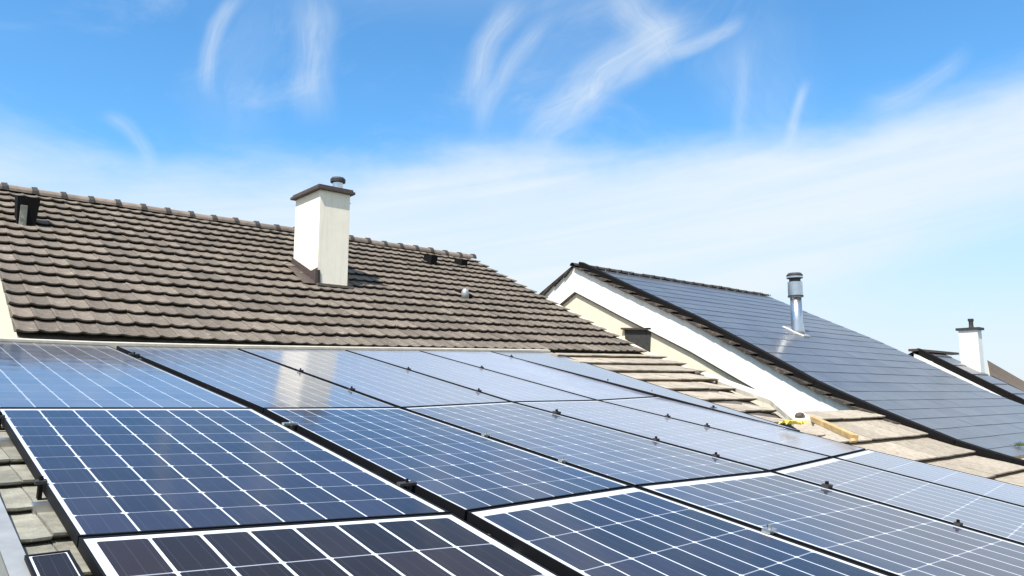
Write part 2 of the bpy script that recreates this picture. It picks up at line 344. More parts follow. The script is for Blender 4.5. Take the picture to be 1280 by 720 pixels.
# roof vents
v=s1(1.25,(9.85-YH)/(YR-YH)*4.68)
mb=MB(); vz=v.z
mb.hexa([(1.20,9.80,vz-.05),(1.37,9.80,vz-.05),(1.37,10.0,vz+.05),(1.20,10.0,vz+.05)],[(1.18,9.76,vz+.33),(1.40,9.76,vz+.33),(1.40,10.0,vz+.37),(1.18,10.0,vz+.37)])
ve=part(mb,'roof_vent',M['black'],house)
mb=MB(); mb.box(1.215,1.285,9.765,9.80,vz-.0,vz+.23); part(mb,'vent_pipe',M['oldwall'],ve,bevel=.01)
for px,py,sz in ((540,335,.15),(578,337,.12)):
    d=ray(px,py); zc=.447-7.02*.4987; p=d*(zc/(d.z-.4987*d.y))
    mb=MB(); a,b,c=p.x-.045*1.3,p.x+.045*1.3,p.y
    mb.hexa([(a,c-.02,p.z-.02),(b,c-.02,p.z-.02),(b,c+.2,p.z+.04),(a,c+.2,p.z+.04)],[(a+.01,c-.06,p.z+sz+.05),(b+.02,c-.06,p.z+sz+.06),(b,c+.16,p.z+sz+.08),(a,c+.16,p.z+sz+.08)])
    part(mb,'roof_vent',M['black'],house)
d=ray(583,378); p=d*(zc/(d.z-.4987*d.y))
mb=MB(); a,b,c=p.x-.10,p.x+.10,p.y
mb.hexa([(a+.03,c-.0,p.z-.02),(b,c-.0,p.z-.02),(b,c+.3,p.z+.1),(a+.03,c+.3,p.z+.1)],[(a+.05,c-.03,p.z+.16),(b-.01,c-.03,p.z+.12),(b,c+.2,p.z+.19),(a+.05,c+.2,p.z+.22)])
ve=part(mb,'roof_vent',M['black'],house)
mb=MB(); mb.cyl((p.x-.055,c-.04,p.z+.04),[(.055,0),(.06,.09),(.045,.14),(.015,.16)],14); part(mb,'vent_hood',M['zinc'],ve,smooth=True)

# ================================================================== SOLAR ARRAY
px_r1={1:(322,510),2:(500,509),3:(640,502),4:(747,500),5:(830,495)}
px_r2={0:(92,671),1:(574,640),2:(793,607),3:(963,588.5),4:(1041,571),5:(1084,561)}
px_r0={1:(140,432),2:(295,435),3:(430,437),4:(523,438),5:(612,439),6:(690,440)}
G={}
for i,q in px_r0.items(): G[i,0]=atY(*q,YH-.02)
G[0,0]=Vector((.49,YH-.02,.405))
for i,q in px_r1.items(): G[i,1]=onP(*q)
G[0,1]=Vector((.49,4.19,ZC+TT*4.19))
for i,q in px_r2.items(): G[i,2]=onP(*q)
dirs={0:(122,720),1:(715,720),2:(1120,720),3:(1280,680),4:(1280,633),5:(1280,608)}
for i,q in dirs.items():
    a=G[i,2]; b=onP(*q); d=(b-a)/(a.y-b.y); G[i,3]=a+d*1.92
def gap(i,r): return {0:.012,1:.034,2:.016,3:.014,4:.012,5:.012}.get(i,.012)
up=Vector((0,-TT,1)).normalized()
rowname=['top','middle','bottom']
colname=['leftmost','second','third','fourth','fifth']
NV=[12,10,7]; CL=[.23,.2,.27]
CELL=[(.030,.031,.045),(.017,.018,.036),(.014,.013,.026)]
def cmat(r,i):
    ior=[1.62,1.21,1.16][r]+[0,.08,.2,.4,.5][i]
    du=[[.20,.22,.38,.55,.66],[.015,.04,.15,.46,.60],[.003,.008,.09,.26,.42]][r][i]  # film grows paler towards far and right panels, painting in sky glare
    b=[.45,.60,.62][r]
    return cell_mat('solar_cells',CELL[r],8,NV[r],.125,CL[r],ior=ior,dust_glare=(du*.75,du*1.2+.012),lw=[.0032,.0028,.0033][r],lh=[.0018,.0020,.0024][r],back=(b,b*1.02,b*1.06),rough=.05+.03*i+(.02 if r==0 else 0))
CM_dark=cell_mat('cells_dark_brown',(.016,.011,.012),8,7,.14,.27,ior=1.15,dust_glare=(.002,.012),lw=.005,lh=.003)
CM_plain=cell_mat('plain_dark_glass',(.08,.085,.10),1,1,9.0,9.0,ior=2.1,dust_glare=(.3,.4),rough=.12)
looks=[['blue and pale, by the left roof end','carrying the left part of the chimney reflection','crossed by the right half of the chimney reflection','washed pale by sky glare','washed nearly white by sky glare'],
       ['large and blue','blue with bright crossings','pale blue between third and fourth seams','pale grey blue','almost white with glare, at the array edge'],
       ['nearly black cells with thick white borders','navy cells with a thick white top border','navy cells fading pale, clamp on its lower seam','grey with faint stripes','palest of its row, at the array edge']]
def make_panel(i,r,c00,c10,c01,c11,mL,mR,mT,mB,cm,nu,nv,label,gL,gR,gT=.008,gB=.008,thin=.034,name='solar_panel'):
    # c00 lower left, c10 lower right, c01 upper left, c11 upper right
    ex=(c10-c00).normalized(); ey=(c01-c00).normalized()
    a=c00+ex*gL+ey*gB; b=c10-ex*gR+(c11-c10).normalized()*gB; c=c11-ex*gR-(c11-c10).normalized()*gT; d=c01+ex*gL-ey*gT
    root=thing(name,a-up*thin,label,'solar panel','solar panels of the roof array')
    def P(u,v): return lerp(lerp(a,b,u),lerp(d,c,u),v)
    W=max((b-a).length,(c-d).length); H=((d-a).length+(c-b).length)/2; fu=.007/W; fv=.007/H
    mb=MB(); Q=[(0,0),(1,0),(1,1),(0,1)]; I=[(fu,fv),(1-fu,fv),(1-fu,1-fv),(fu,1-fv)]
    for k in range(4):
        k2=(k+1)%4; o0,o1=P(*Q[k]),P(*Q[k2]); i0,i1=P(*I[k]),P(*I[k2])
        mb.quad([o0,o1,i1,i0]); mb.quad([o0-up*thin,o1-up*thin,o1,o0]); mb.quad([i0,i1,i1-up*.004,i0-up*.004])
        mb.quad([o1-up*thin,o0-up*thin,i0-up*thin,i1-up*thin])
    part(mb,'frame',M['frame'],root)
    mb=MB(); n=6
    u0=fu+mL/W; u1=1-fu-mR/W; v0=fv+mB/H; v1=1-fv-mT/H
    def UV(u,v): return ((u-u0)/(u1-u0)*nu, (v1-v)/(v1-v0)*nv)
    i0=len(mb.v)
    for y in range(n):
        for x in range(n):
            U=[lerp(fu,1-fu,(x+k)/n) for k in (0,1)]; V=[lerp(fv,1-fv,(y+k)/n) for k in (0,1)]
            pts=[(U[0],V[0]),(U[1],V[0]),(U[1],V[1]),(U[0],V[1])]
            mb.quad([P(*q)-up*.003 for q in pts],uv=[UV(*q) for q in pts])
    g=part(mb,'glass',cm,root)
    mb=MB(); mb.quad([P(*q)-up*(thin*.8) for q in ((fu,fv),(fu,1-fv),(1-fu,1-fv),(1-fu,fv))]); part(mb,'backsheet',M['white'],root)
    return root
for r in range(3):
    for i in range(5):
        c00,c10,c01,c11=G[i,r+1],G[i+1,r+1],G[i,r],G[i+1,r]
        mT=[.012,.030,.050][r]; mB=[.004,.002,.02][r]; mL=[.008,.012,.022][r]; mR=[.012,.016,.022][r]
        if r==2 and i==0: mT=.026
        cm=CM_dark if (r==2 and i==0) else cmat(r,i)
        if i==0 : mR+=.004
        lab='%s row solar panel, %s column: %s'%(rowname[r],colname[i],looks[r][i])
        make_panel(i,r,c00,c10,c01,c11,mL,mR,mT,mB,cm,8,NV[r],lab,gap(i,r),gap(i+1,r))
# tapered glass infill beyond the last seam
tipp=onP(1000,534); tipF=lerp(G[5,1],G[5,2],.72)
gr=onP(860,486)
make_panel(5,1,tipF,tipF+Vector((.05,0,0)),G[5,0],G[6,0],0,0,0,0,CM_plain,1,1,'tapering pale glass sheet along the right edge of the array','x' and .012,.004)['category']='solar panel'
# narrow panel at bottom left
a=onP(40,690,ZC-.03); 
c01=Vector((LXL-.005,2.33,0)); c01.z=ZC-.008+TT*c01.y; c11=Vector((.472,2.33,ZC-.008+TT*2.33)); c00=c01+(Vector((0,-1.9,-1.9*TT))); c10=c11+(Vector((0,-1.9,-1.9*TT)))
make_panel(-1,2,c00,c10,c01,c11,.004,0,0,0,CM_dark,1,7,'narrow black panel strip at the bottom left corner of the array',.002,.004)
# mounting rails
for r in range(3):
    for t in (.25,.75):
        a=lerp(G[0,r],G[0,r+1],t)-up*.075; b=lerp(G[5,r],G[5,r+1],t)-up*.075
        mb=MB(); mb.bar(a+Vector((-.03,0,0)),b,.04,.035,up)
        single(mb,'mounting_rail',M['alu'],a,'aluminium mounting rail under the %s row of solar panels, %s one'%(rowname[r],'upper' if t<.5 else 'lower'),'rail','rails under the solar panels')
# clamps on the seams
CL_=[(158,444,1,0),(321,531,1,1),(469,606,1,1),(375,464,2,0),(437,487,2,0),(605,545,2,1),(706,577,2,1),(971,665,2,2),
     (504,462,3,0),(596,489,3,0),(697,517,3,1),(818,550,3,1),(894,570,3,1),(1039,609,3,2),(1192,656,3,2),
     (601,460,4,0),(838,521,4,1),(888,533,4,1),(635,446,5,0),(761,477,5,0),(818,491,5,0),(903,511,5,1),(2,522,0,1),(47,604,0,1)]
kinds={1:'leftmost wide black seam',2:'second long seam from the left',3:'third long seam',4:'fourth long seam',5:'outermost long seam',0:'left outer edge of the array'}
ordn=['nearest the tiled roof','next one down','third from the roof','fourth from the roof','fifth from the roof','sixth from the roof','lowest of seven']
cnt={}
for x,y,i,r in CL_:
    a,b=G[i,r],G[i,r+1]
    best=min((k/200 for k in range(201)),key=lambda t:abs(((lerp(a,b,t)).dot(UP)/(lerp(a,b,t)).dot(FW))-(360-y)/F))
    p=lerp(a,b,best); d=(a-b).normalized(); sd=d.cross(up).normalized(); k=cnt.get(i,0); cnt[i]=k+1
    bright=(x,y) in ((605,545),(706,577),(971,665),(321,531))
    big=1.35 if (x,y) in ((697,517),(971,665),(1039,609),(903,511)) else 1
    root=thing('panel_clamp',p,'%s clamp on the %s, %s'%('bright metal' if bright else 'small dark',kinds[i],ordn[k]),'clamp','clamps on the panel seams')
    g=gap(i,r)
    mb=MB(); mb.bar(p-d*.013*big,p+d*.013*big,(2*g+.010)*big,.011*big,up); part(mb,'clamp_plate',M['alu'] if bright else M['dark'],root)
    mb=MB(); mb.bar(p-up*.05-d*.015,p-up*.05+d*.015,min(.012,g),.05,up); mb.cyl(p+up*.008,[(.007*big,0),(.007*big,.016*big)],6); part(mb,'bolt',M['steel'] if bright else M['black'],root)

# ================================================================== HOUSE TWO
X2,X2R=9.52,16.0
PR=[(9.27,2.26),(8.2,1.74),(6.85,1.10),(5.82,.55),(4.93,.06),(4.25,-.24),(3.79,-.43),(3.27,-.64),(2.61,-.83),(1.4,-1.08),(-2,-1.75)]
PL=[0]
for a,b in zip(PR,PR[1:]): PL.append(PL[-1]+math.hypot(a[0]-b[0],a[1]-b[1]))
def profpt(t):                                        # t metres down from the ridge
    for k in range(len(PL)-1):
        if t<=PL[k+1]: f=(t-PL[k])/(PL[k+1]-PL[k]); return lerp(PR[k][0],PR[k+1][0],f),lerp(PR[k][1],PR[k+1][1],f)
    return PR[-1]
def at_y(Y):
    for k in range(len(PL)-1):
        if PR[k+1][0]<=Y<=PR[k][0]: f=(PR[k][0]-Y)/(PR[k][0]-PR[k+1][0]); return lerp(PL[k],PL[k+1],f)
h2=house_thing('shingled_house',(12.7,7.0,-3),'cream gabled house with glossy dark solar roof and tall steel flue, right of centre','house')
tE=at_y(2.9)                                         # black roofing ends here
tL=at_y(4.35); tEnd=PL[-1]
def s2(X,s): y,z_=profpt(tE-s); return Vector((X,y,z_))
mb=MB(); tiles(mb,s2,tE,.30,lambda s:(X2+.17,X2R),.66,.009,.0,.003,seg=3)
part(mb,'solar_roof',M['shingle'],h2)
def s3(X,s): y,z_=profpt(tEnd-s); return Vector((X,y,z_-.012))
Lt=tEnd-tL
mb=MB(); tiles(mb,s3,Lt,.52,lambda s:(5.95 if s>3 else 5.6,X2+.03),.42,.060,.006,.008,seg=3,first=1)
Lr=tEnd-tE
tiles(mb,s3,Lr,.5,lambda s:(X2+.17,X2R),.42,.042,.006,.008,seg=3,first=1)
part(mb,'lower_tiles',M['tile_lt'],h2)
mb=MB()
for k in range(len(PR)-1):
    a,b=PR[k],PR[k+1]; xx=X2+.05
    if k>=5: xx=5.7
    mb.quad([(xx,b[0],b[1]-.03),(X2R-.01,b[0],b[1]-.03),(X2R-.01,a[0],a[1]-.03),(xx,a[0],a[1]-.03)])
mb.quad([(X2-.05,PR[0][0],PR[0][1]),(X2R,PR[0][0],PR[0][1]),(X2R,13.6,PR[0][1]-2.1),(X2-.05,13.6,PR[0][1]-2.1)])
part(mb,'roof_deck',M['slab'],h2)
# verge tiles (brown blocks) and black verge trim
mb=MB()
def s4(X,s): y,z_=profpt(at_y(3.9)-s); return Vector((X,y,z_-.02))
tiles(mb,s4,at_y(3.9),.30,lambda s:(X2-.06,X2+.11),.17,.05,.012,.01,seg=3)
# rear slope verge
def s5(X,s): return Vector((X,13.0-s*.89,PR[0][1]-.02-(13.0-9.27)*.5+s*.447))
tiles(mb,s5,4.15,.30,lambda s:(X2-.06,X2+.11),.17,.05,.012,.01,seg=3)
part(mb,'verge_tiles',M['tile_dk'],h2)
mb=MB(); tv=[k*.3 for k in range(int(at_y(1.6)/.3)+1)]
for a,b in zip(tv,tv[1:]):
    ya,za=profpt(a); yb,zb=profpt(b); mb.bar((X2+.135,ya,za-.03),(X2+.135,yb,zb-.03),.13,.12)
part(mb,'verge_trim',M['black'],h2)
# ridge
mb=MB(); n=20; st_=(X2R-X2+.1)/n
for k in range(n):
    x0=X2-.06+k*st_; x1=x0+st_; zz=PR[0][1]+.0+random.uniform(-.005,.008); r=random.random()
    for a in range(6):
        t0=math.pi*a/6; t1=math.pi*(a+1)/6; R=.055
        for (xa,xb,RR) in ((x0,x1-.05,R),(x1-.03,x1+.005,R*1.12)):
            P=lambda X,t:(X,PR[0][0]-math.cos(t)*RR,zz+math.sin(t)*RR)
            mb.quad([P(xa,t0),P(xb,t0),P(xb,t1),P(xa,t1)],0,r)
part(mb,'ridge',M['clip'],h2)
# gable wall, white bargeboard
gy=PR[0][0]; gz=PR[0][1]
fr=[profpt(t) for t in [at_y(y) for y in (8.2,6.85,5.82,4.93,4.35)]]
wx=X2+.06
mb=MB()
poly=[(gy,gz-.12)]+[(y,z_-.12) for y,z_ in fr]+[(3.4,-.85),(3.4,-3),(13.0,-3),(13.0,gz-.12-(13.0-gy)*.5)]
mb.quad([(wx,y,z_) for y,z_ in poly]); mb.quad([(X2R-.1,y,z_) for y,z_ in poly][::-1])
mb.quad([(wx,3.4,-3),(X2R-.1,3.4,-3),(X2R-.1,3.4,-.7),(wx,3.4,-.7)])
part(mb,'wall',M['cream'],h2)
mb=MB(); bw=.44
def board(pts,w,x0,x1,m,off=0.0):
    for (a,b) in zip(pts,pts[1:]):
        B=[(x0,a[0],a[1]-w-off),(x1,a[0],a[1]-w-off),(x1,b[0],b[1]-w-off),(x0,b[0],b[1]-w-off)]
        T=[(x0,a[0],a[1]-off),(x1,a[0],a[1]-off),(x1,b[0],b[1]-off),(x0,b[0],b[1]-off)]
        mb.hexa(B,T,m)
rear=(13.0,gz-(13.0-gy)*.5)
front=[profpt(at_y(y)) for y in (4.42,4.93,5.82,6.85,8.2)]+[(gy,gz)]
board(front+[rear],bw,X2,X2+.055,0,.025)
part(mb,'bargeboard',M['white'],h2)
mb=MB(); board(front+[rear],.022,X2+.012,X2+.058,0,.025+bw)  # dark strip drawn in place of the shadow line under the board
part(mb,'painted_shadow_line',M['slab'],h2)
# window vent
q=[atX(781,412,wx),atX(814,412.5,wx),atX(813,440,wx),atX(782,424,wx)]
mb=MB(); ys=[v.y for v in q]; y0,y1=min(ys),max(ys); z1=q[0].z; 
zb0=q[2].z; zb1=q[3].z
mb.hexa([(wx-.012,q[2].y,zb0),(wx-.004,q[2].y,zb0),(wx-.004,q[3].y,zb1),(wx-.012,q[3].y,zb1)],[(wx-.012,q[1].y,q[1].z),(wx-.004,q[1].y,q[1].z),(wx-.004,q[0].y,q[0].z),(wx-.012,q[0].y,q[0].z)])
wv=part(mb,'gable_window',M['opening'],h2)
mb=MB(); mb.bar((wx-.03,q[1].y-.04,q[1].z),(wx-.03,q[0].y+.04,q[0].z),.06,.03); part(mb,'hood',M['brown'],wv)
# pipe stub on wall near coping
p=atX(755,414,wx); mb=MB(); mb.tube([p,p+Vector((-.06,0,0))],.022,10); part(mb,'wall_pipe',M['dark'],h2)
# flue
fx=11.2; pf=atX(997,416,fx)
tf=min((k*.01 for k in range(700)),key=lambda t:abs(profpt(t)[1]-(ray(997,416).z/ray(997,416).y)*profpt(t)[0]))
fy,fz=profpt(tf); dd=ray(997,416); fx=dd.x/dd.y*fy
H=atY(994,341,fy).z-fz
mb=MB(); sc_=(fx**2+fy**2)**.5/F
R0=8.0*sc_
mb.cyl((fx,fy,fz-.15),[(R0*1.05,0),(R0*1.0,.2),(R0*.82,.35),(R0*.8,.15+H*.60)],24); fl=part(mb,'flue',M['steel'],h2,smooth=True)
mb=MB(); mb.cyl((fx,fy,fz+H*.58),[(R0*.8,0),(R0*1.05,.01),(R0*1.05,H*.26),(R0*.9,H*.27)],24)
part(mb,'flue_collar',M['steel'],fl)
mb=MB(); mb.cyl((fx,fy,fz+H*.59),[(R0*1.10,0),(R0*1.10,.028)],24); part(mb,'flue_band',M['dark'],fl)
mb=MB(); mb.cyl((fx,fy,fz+H*.85),[(R0*.8,0),(R0*.8,H*.05),(R0*1.12,H*.052),(R0*1.15,H*.11),(R0*.9,H*.14),(R0*.3,H*.15)],24); part(mb,'flue_cap',M['dark'],fl)
mb=MB(); mb.cyl((fx,fy,fz+H*.905),[(R0*1.17,0),(R0*1.17,.03)],24); part(mb,'flue_ring',M['steel'],fl)
mb=MB(); n1=Vector((0,-.46,.888))
def rp(X,t,h=.03): y,z_=profpt(t); return Vector((X,y,z_))+n1*h
mb.hexa([rp(fx-.13,tf+.2,.012),rp(fx+.13,tf+.2,.012),rp(fx+.13,tf-.25,.012),rp(fx-.13,tf-.25,.012)],[rp(fx-.12,tf+.19,.028),rp(fx+.12,tf+.19,.028),rp(fx+.12,tf-.24,.028),rp(fx-.12,tf-.24,.028)])
part(mb,'flue_flashing',M['zinc'],fl)

# ================================================================== HOUSE THREE and FOUR
X3=19.0; h3=house_thing('distant_house',(22,5,-3),'small distant house with white chimney and dark solar roof at right edge','house')
r3=atX(1142,439,X3); e3=atX(1280,507,X3); e3b=e3+(e3-r3)*.35
dvec=(e3-r3).normalized(); X3R=X3+7
def s6(X,s): return e3b+dvec*(-s)+Vector((X-X3,0,0))
L6=(e3b-r3).length
def hitroof(x,y):
    d=ray(x,y); n=Vector((1,0,0)).cross(dvec); return d*(r3.dot(n)/d.dot(n))
X3E=hitroof(1241,472).x
mb=MB(); tiles(mb,s6,L6,.45,lambda s:(X3+.25,X3E),.9,.02,.0,.004,seg=3); part(mb,'solar_roof',M['shingle'],h3)
mb=MB(); mb.bar(r3+Vector((.14,0,-.04)),e3b+Vector((.12,0,-.04)),.16,.13); part(mb,'verge_trim',M['black'],h3)
mb=MB(); mb.bar(r3+Vector((-.05,0,.0)),r3+Vector((hitroof(1205,449).x-X3,0,-.0)),.2,.055); part(mb,'ridge',M['brown'],h3)
mb=MB()
x0=X3; w=.30
mb.hexa([(x0,e3b.y,e3b.z-w-.05),(x0+.05,e3b.y,e3b.z-w-.05),(x0+.05,r3.y,r3.z-w-.05),(x0,r3.y,r3.z-w-.05)],[(x0,e3b.y,e3b.z-.05),(x0+.05,e3b.y,e3b.z-.05),(x0+.05,r3.y,r3.z-.05),(x0,r3.y,r3.z-.05)])
part(mb,'bargeboard',M['white'],h3)
mb=MB(); mb.quad([(x0+.06,r3.y,r3.z-.1),(x0+.06,e3b.y,e3b.z-.1),(x0+.06,e3b.y,-3),(x0+.06,r3.y+4,-3),(x0+.06,r3.y+4,r3.z-2.1)])
mb.quad([(x0+.06,e3b.y,-3),(X3E-.1,e3b.y,-3),(X3E-.1,e3b.y,e3b.z-.1),(x0+.06,e3b.y,e3b.z-.1)])
mb.quad([(X3E-.1,r3.y,r3.z-.1),(X3E-.1,e3b.y,e3b.z-.1),(X3E-.1,e3b.y,-3),(X3E-.1,r3.y+4,-3),(X3E-.1,r3.y+4,r3.z-2.1)][::-1])
part(mb,'wall',M['cream'],h3)
mb=MB(); mb.quad([(x0,r3.y,r3.z),(X3E,r3.y,r3.z),(X3E,r3.y+4.2,r3.z-2.1),(x0,r3.y+4.2,r3.z-2.1)]); part(mb,'rear_roof',M['brownroof'],h3)
# chimney of house three
d1=ray(1208,465); 
cb=hitroof(1231,467); cl_=hitroof(1204,452)
cxa,cya=cb.x,cb.y
wid=26/F*cb.dot(FW)
ct=atY(1228,413,cya).z
# left face + front face share
mb=MB(); mb.box(cxa-wid*.52,cxa+.02,cya,cya+.42,cb.z-1.0,ct)
c3=part(mb,'chimney',M['white'],h3)
mb=MB(); mb.box(cxa-wid*.52-.04,cxa+.08,cya-.05,cya+.47,ct,ct+.06); part(mb,'cap',M['dark'],c3)
for k in (0,1):
    mb=MB(); mb.cyl((cxa-wid*.40+k*.13,cya+.15+k*.03,ct+.05),[(.055,0),(.045,.06),(.045,.17),(.06,.18),(.06,.23)],14); part(mb,'chimney_pot',M['dark'],c3)
# house four
h4=house_thing('brown_roof_house',(33,5,-3),'farthest house, plain brown roof behind the white chimney at right edge','house')
X4=27.0
p1=atX(1234,450,X4); q1=atX(1238,473,X4); 
p2=ray(1300,488); p2=p2*(33/p2.x); q2=ray(1300,503); q2=q2*(30/q2.x)
# brown roof slope: far upper edge p1->p2, near lower edge q1->q2
mb=MB()
for k in range(10):
    a0=lerp(p1,q1,k/10);a1=lerp(p2,q2,k/10);b0=lerp(p1,q1,(k+1)/10);b1=lerp(p2,q2,(k+1)/10); o=Vector((0,0,.03))
    mb.quad([b0+o,b1+o,a1,a0],0,random.random()); mb.quad([b0,b1,b1+o,b0+o],0,.3)
part(mb,'roof',M['brownroof'],h4)
mb=MB(); mb.bar(q1,q2,.12,.08); part(mb,'eaves_board',M['dark'],h4)
mb=MB(); mb.quad([(q1.x,q1.y,-3),(q2.x,q2.y,-3),tuple(q2),tuple(q1)]); mb.quad([(p1.x,p1.y,-3),(q1.x,q1.y,-3),tuple(q1),tuple(p1)][::1]); mb.quad([(p1.x,p1.y,-3),(p2.x,p2.y,-3),tuple(p2),tuple(p1)]); part(mb,'wall',M['cream'],h4)

# ================================================================== loose things on the valley edge
a=onP(1016,527,ZC+.02); b=onP(1068,551,ZC+.02)
mb=MB(); mb.bar(a,b,.055,.045,up); single(mb,'wooden_batten',M['wood'],a,'tan wooden batten lying where the array meets the neighbouring tiles','batten',bevel=.004)
p=onP(992,534,ZC+.03); mb=MB(); random.seed(3)
n=7; gr_=[[p+Vector(((i/n-.5)*.15+random.uniform(-.01,.01),(j/n-.5)*.17,random.uniform(0,.035)+.02)) for i in range(n+1)] for j in range(n+1)]
for j in range(n):
    for i in range(n): mb.quad([gr_[j][i],gr_[j][i+1],gr_[j+1][i+1],gr_[j+1][i]])
single(mb,'yellow_sheet',M['yellow'],p,'crumpled yellow plastic scrap at the end of the wooden batten','scrap')
for (x,y,s,lab) in ((1000,523,.085,'broken dark tile piece above the yellow scrap'),(872,469,.10,'dark lump of mortar on the verge of the lower tiles'),(1066,553,.05,'small round tan block at the foot of the wooden batten')):
    p=onP(x,y,ZC+.02); mb=MB(); n=10
    i0=len(mb.v)
    for R,h in ((.5,0),(.55,.25),(.4,.5),(.15,.6)):
        for k in range(n):
            t=2*math.pi*k/n; rr=R*s*(1+random.uniform(-.22,.22)); mb.v.append((p.x+rr*math.cos(t),p.y+rr*math.sin(t)*.8,p.z+h*s+random.uniform(-.01,.01)*s))
    for j in range(3):
        for k in range(n): k2=(k+1)%n; mb.f.append((i0+j*n+k,i0+j*n+k2,i0+(j+1)*n+k2,i0+(j+1)*n+k)); mb.m.append(0); mb.r.append(.5)
    mb.f.append(tuple(i0+3*n+k for k in range(n))); mb.m.append(0); mb.r.append(.5)
    single(mb,'mortar_lump' if 'mortar' in lab else ('wood_block' if 'tan' in lab else 'tile_fragment'),M['wood'] if 'tan' in lab else M['brown'],p,lab,'debris')
mb=MB(); d=ray(1276,560); tt=min((k*.01 for k in range(900)),key=lambda t:abs(profpt(t)[1]-(d.z/d.y)*profpt(t)[0])); y_,z_=profpt(tt); p=Vector((d.x/d.y*y_,y_,z_+.02))*2
for k in range(260):
    q=p+Vector((random.gauss(0,.07),random.gauss(0,.06),abs(random.gauss(0,.04)))); a=random.uniform(0,6.28); e=.022
    mb.quad([q,q+Vector((math.cos(a)*e,math.sin(a)*e,e*.6)),q+Vector((math.cos(a+1)*e,math.sin(a+1)*e,e*1.2))])
single(mb,'moss_cushion',M['moss'],p,'small green moss cushion on the tiles at the right edge','moss',kind='stuff')

# ground
mb=MB(); mb.quad([(-600,-600,-6),(600,-600,-6),(600,600,-6),(-600,600,-6)]); g=mb.build('ground',M['grass']); g['kind']='structure'

# ================================================================== sky, sun, camera
SUN_EL,SUN_AZ=math.radians(57),math.radians(-111)     # azimuth measured clockwise from +Y
sd=Vector((math.sin(SUN_AZ)*math.cos(SUN_EL),math.cos(SUN_AZ)*math.cos(SUN_EL),math.sin(SUN_EL)))
su=bpy.data.lights.new('sun','SUN'); su.energy=4.6; su.angle=math.radians(.5); su.color=(1,.955,.88)
so=bpy.data.objects.new('sun',su); C.objects.link(so); so.rotation_euler=(-sd).to_track_quat('-Z','Y').to_euler()
w=bpy.data.worlds.new('World'); sc.world=w; w.use_nodes=True; nt=w.node_tree; N=nt.nodes; L=nt.links
bg=N['Background']; bg.inputs['Strength'].default_value=.11
sk=N.new('ShaderNodeTexSky'); sk.sky_type='NISHITA'; sk.sun_disc=False; sk.sun_elevation=SUN_EL; sk.sun_rotation=SUN_AZ; sk.air_density=1.0; sk.dust_density=.4; sk.ozone_density=2.2; sk.altitude=200
def val(x): return x
def mth(op,a,b=None,c=None,clamp=False):
    n=N.new('ShaderNodeMath'); n.operation=op; n.use_clamp=clamp
    for i,x in enumerate((a,b,c)):
        if x is None: continue
        if isinstance(x,(int,float)): n.inputs[i].default_value=x
        else: L.new(x,n.inputs[i])
    return n.outputs[0]
tc=N.new('ShaderNodeTexCoord'); sp=N.new('ShaderNodeSeparateXYZ'); L.new(tc.outputs['Generated'],sp.inputs[0])
az=mth('MULTIPLY',mth('ARCTAN2',sp.outputs[0],sp.outputs[1]),57.2958); el=mth('MULTIPLY',mth('ARCSINE',sp.outputs[2]),57.2958)
def smooth(x,a,b):
    n=N.new('ShaderNodeMapRange'); n.interpolation_type='SMOOTHSTEP'; n.inputs[1].default_value=a; n.inputs[2].default_value=b; n.inputs[3].default_value=0; n.inputs[4].default_value=1
    L.new(x,n.inputs[0]); return n.outputs[0]
def noise2(x,y,sx,sy,det=6,ro=.6,seed=0,dist=0):
    cb=N.new('ShaderNodeCombineXYZ'); L.new(mth('MULTIPLY',x,sx),cb.inputs[0]); L.new(mth('MULTIPLY',y,sy),cb.inputs[1]); cb.inputs[2].default_value=seed
    n=N.new('ShaderNodeTexNoise'); n.inputs['Scale'].default_value=1; n.inputs['Detail'].default_value=det; n.inputs['Roughness'].default_value=ro; n.inputs['Distortion'].default_value=dist
    L.new(cb.outputs[0],n.inputs['Vector']); return n.outputs['Fac']
wob=noise2(az,el,.09,.12,3,.5,3)
def azel(x,y):
    d=ray(x,y).normalized(); return math.degrees(math.atan2(d.x,d.y)),math.degrees(math.asin(d.z))
masks=[]
def wisp(p0,p1,bow,width,strength,seed):
    """a cirrus streak fixed in the sky from direction p0 to p1, bowed sideways"""
    (a0,e0),(a1,e1)=azel(*p0),azel(*p1); dx,dy=a1-a0,e1-e0; Ls=math.hypot(dx,dy); ux,uy=dx/Ls,dy/Ls
    A=mth('SUBTRACT',az,a0); E_=mth('SUBTRACT',el,e0)
    t=mth('DIVIDE',mth('ADD',mth('MULTIPLY',A,ux),mth('MULTIPLY',E_,uy)),Ls)
    n_=mth('SUBTRACT',mth('MULTIPLY',E_,ux),mth('MULTIPLY',A,uy))
    c=mth('MULTIPLY',mth('MULTIPLY',t,mth('SUBTRACT',1.0,t)),4*bow)
    n_=mth('SUBTRACT',n_,c); n_=mth('ADD',n_,mth('MULTIPLY',mth('SUBTRACT',wob,.5),width*1.5))
    d_=mth('DIVIDE',mth('ABSOLUTE',n_),width)
    m=mth('MULTIPLY',smooth(d_,1.0,0.0),mth('MULTIPLY',smooth(t,-.08,.25),smooth(t,1.1,.7)))
    nz=noise2(mth('MULTIPLY',t,Ls),n_,.16,1.1/max(.8,min(width,3)*.6),8,.6,seed,1.6)
    m=mth('MULTIPLY',mth('MULTIPLY',m,mth('MULTIPLY_ADD',smooth(nz,.15,.85),.62,.38)),strength*.85); masks.append(m)
wisp((875,20),(660,200),-1.6,2.6,.80,1)
wisp((800,-20),(600,220),-2.2,6.5,.14,31)
wisp((900,40),(1010,190),.8,5.0,.22,32)
wisp((340,-20),(300,200),-.8,4.2,.14,33)
wisp((760,0),(840,80),.5,2.2,.6,2)
wisp((930,20),(830,70),.3,.9,.55,21)
wisp((650,0),(600,140),-1.2,1.7,.55,4)
wisp((690,20),(600,170),-.8,1.1,.45,41)
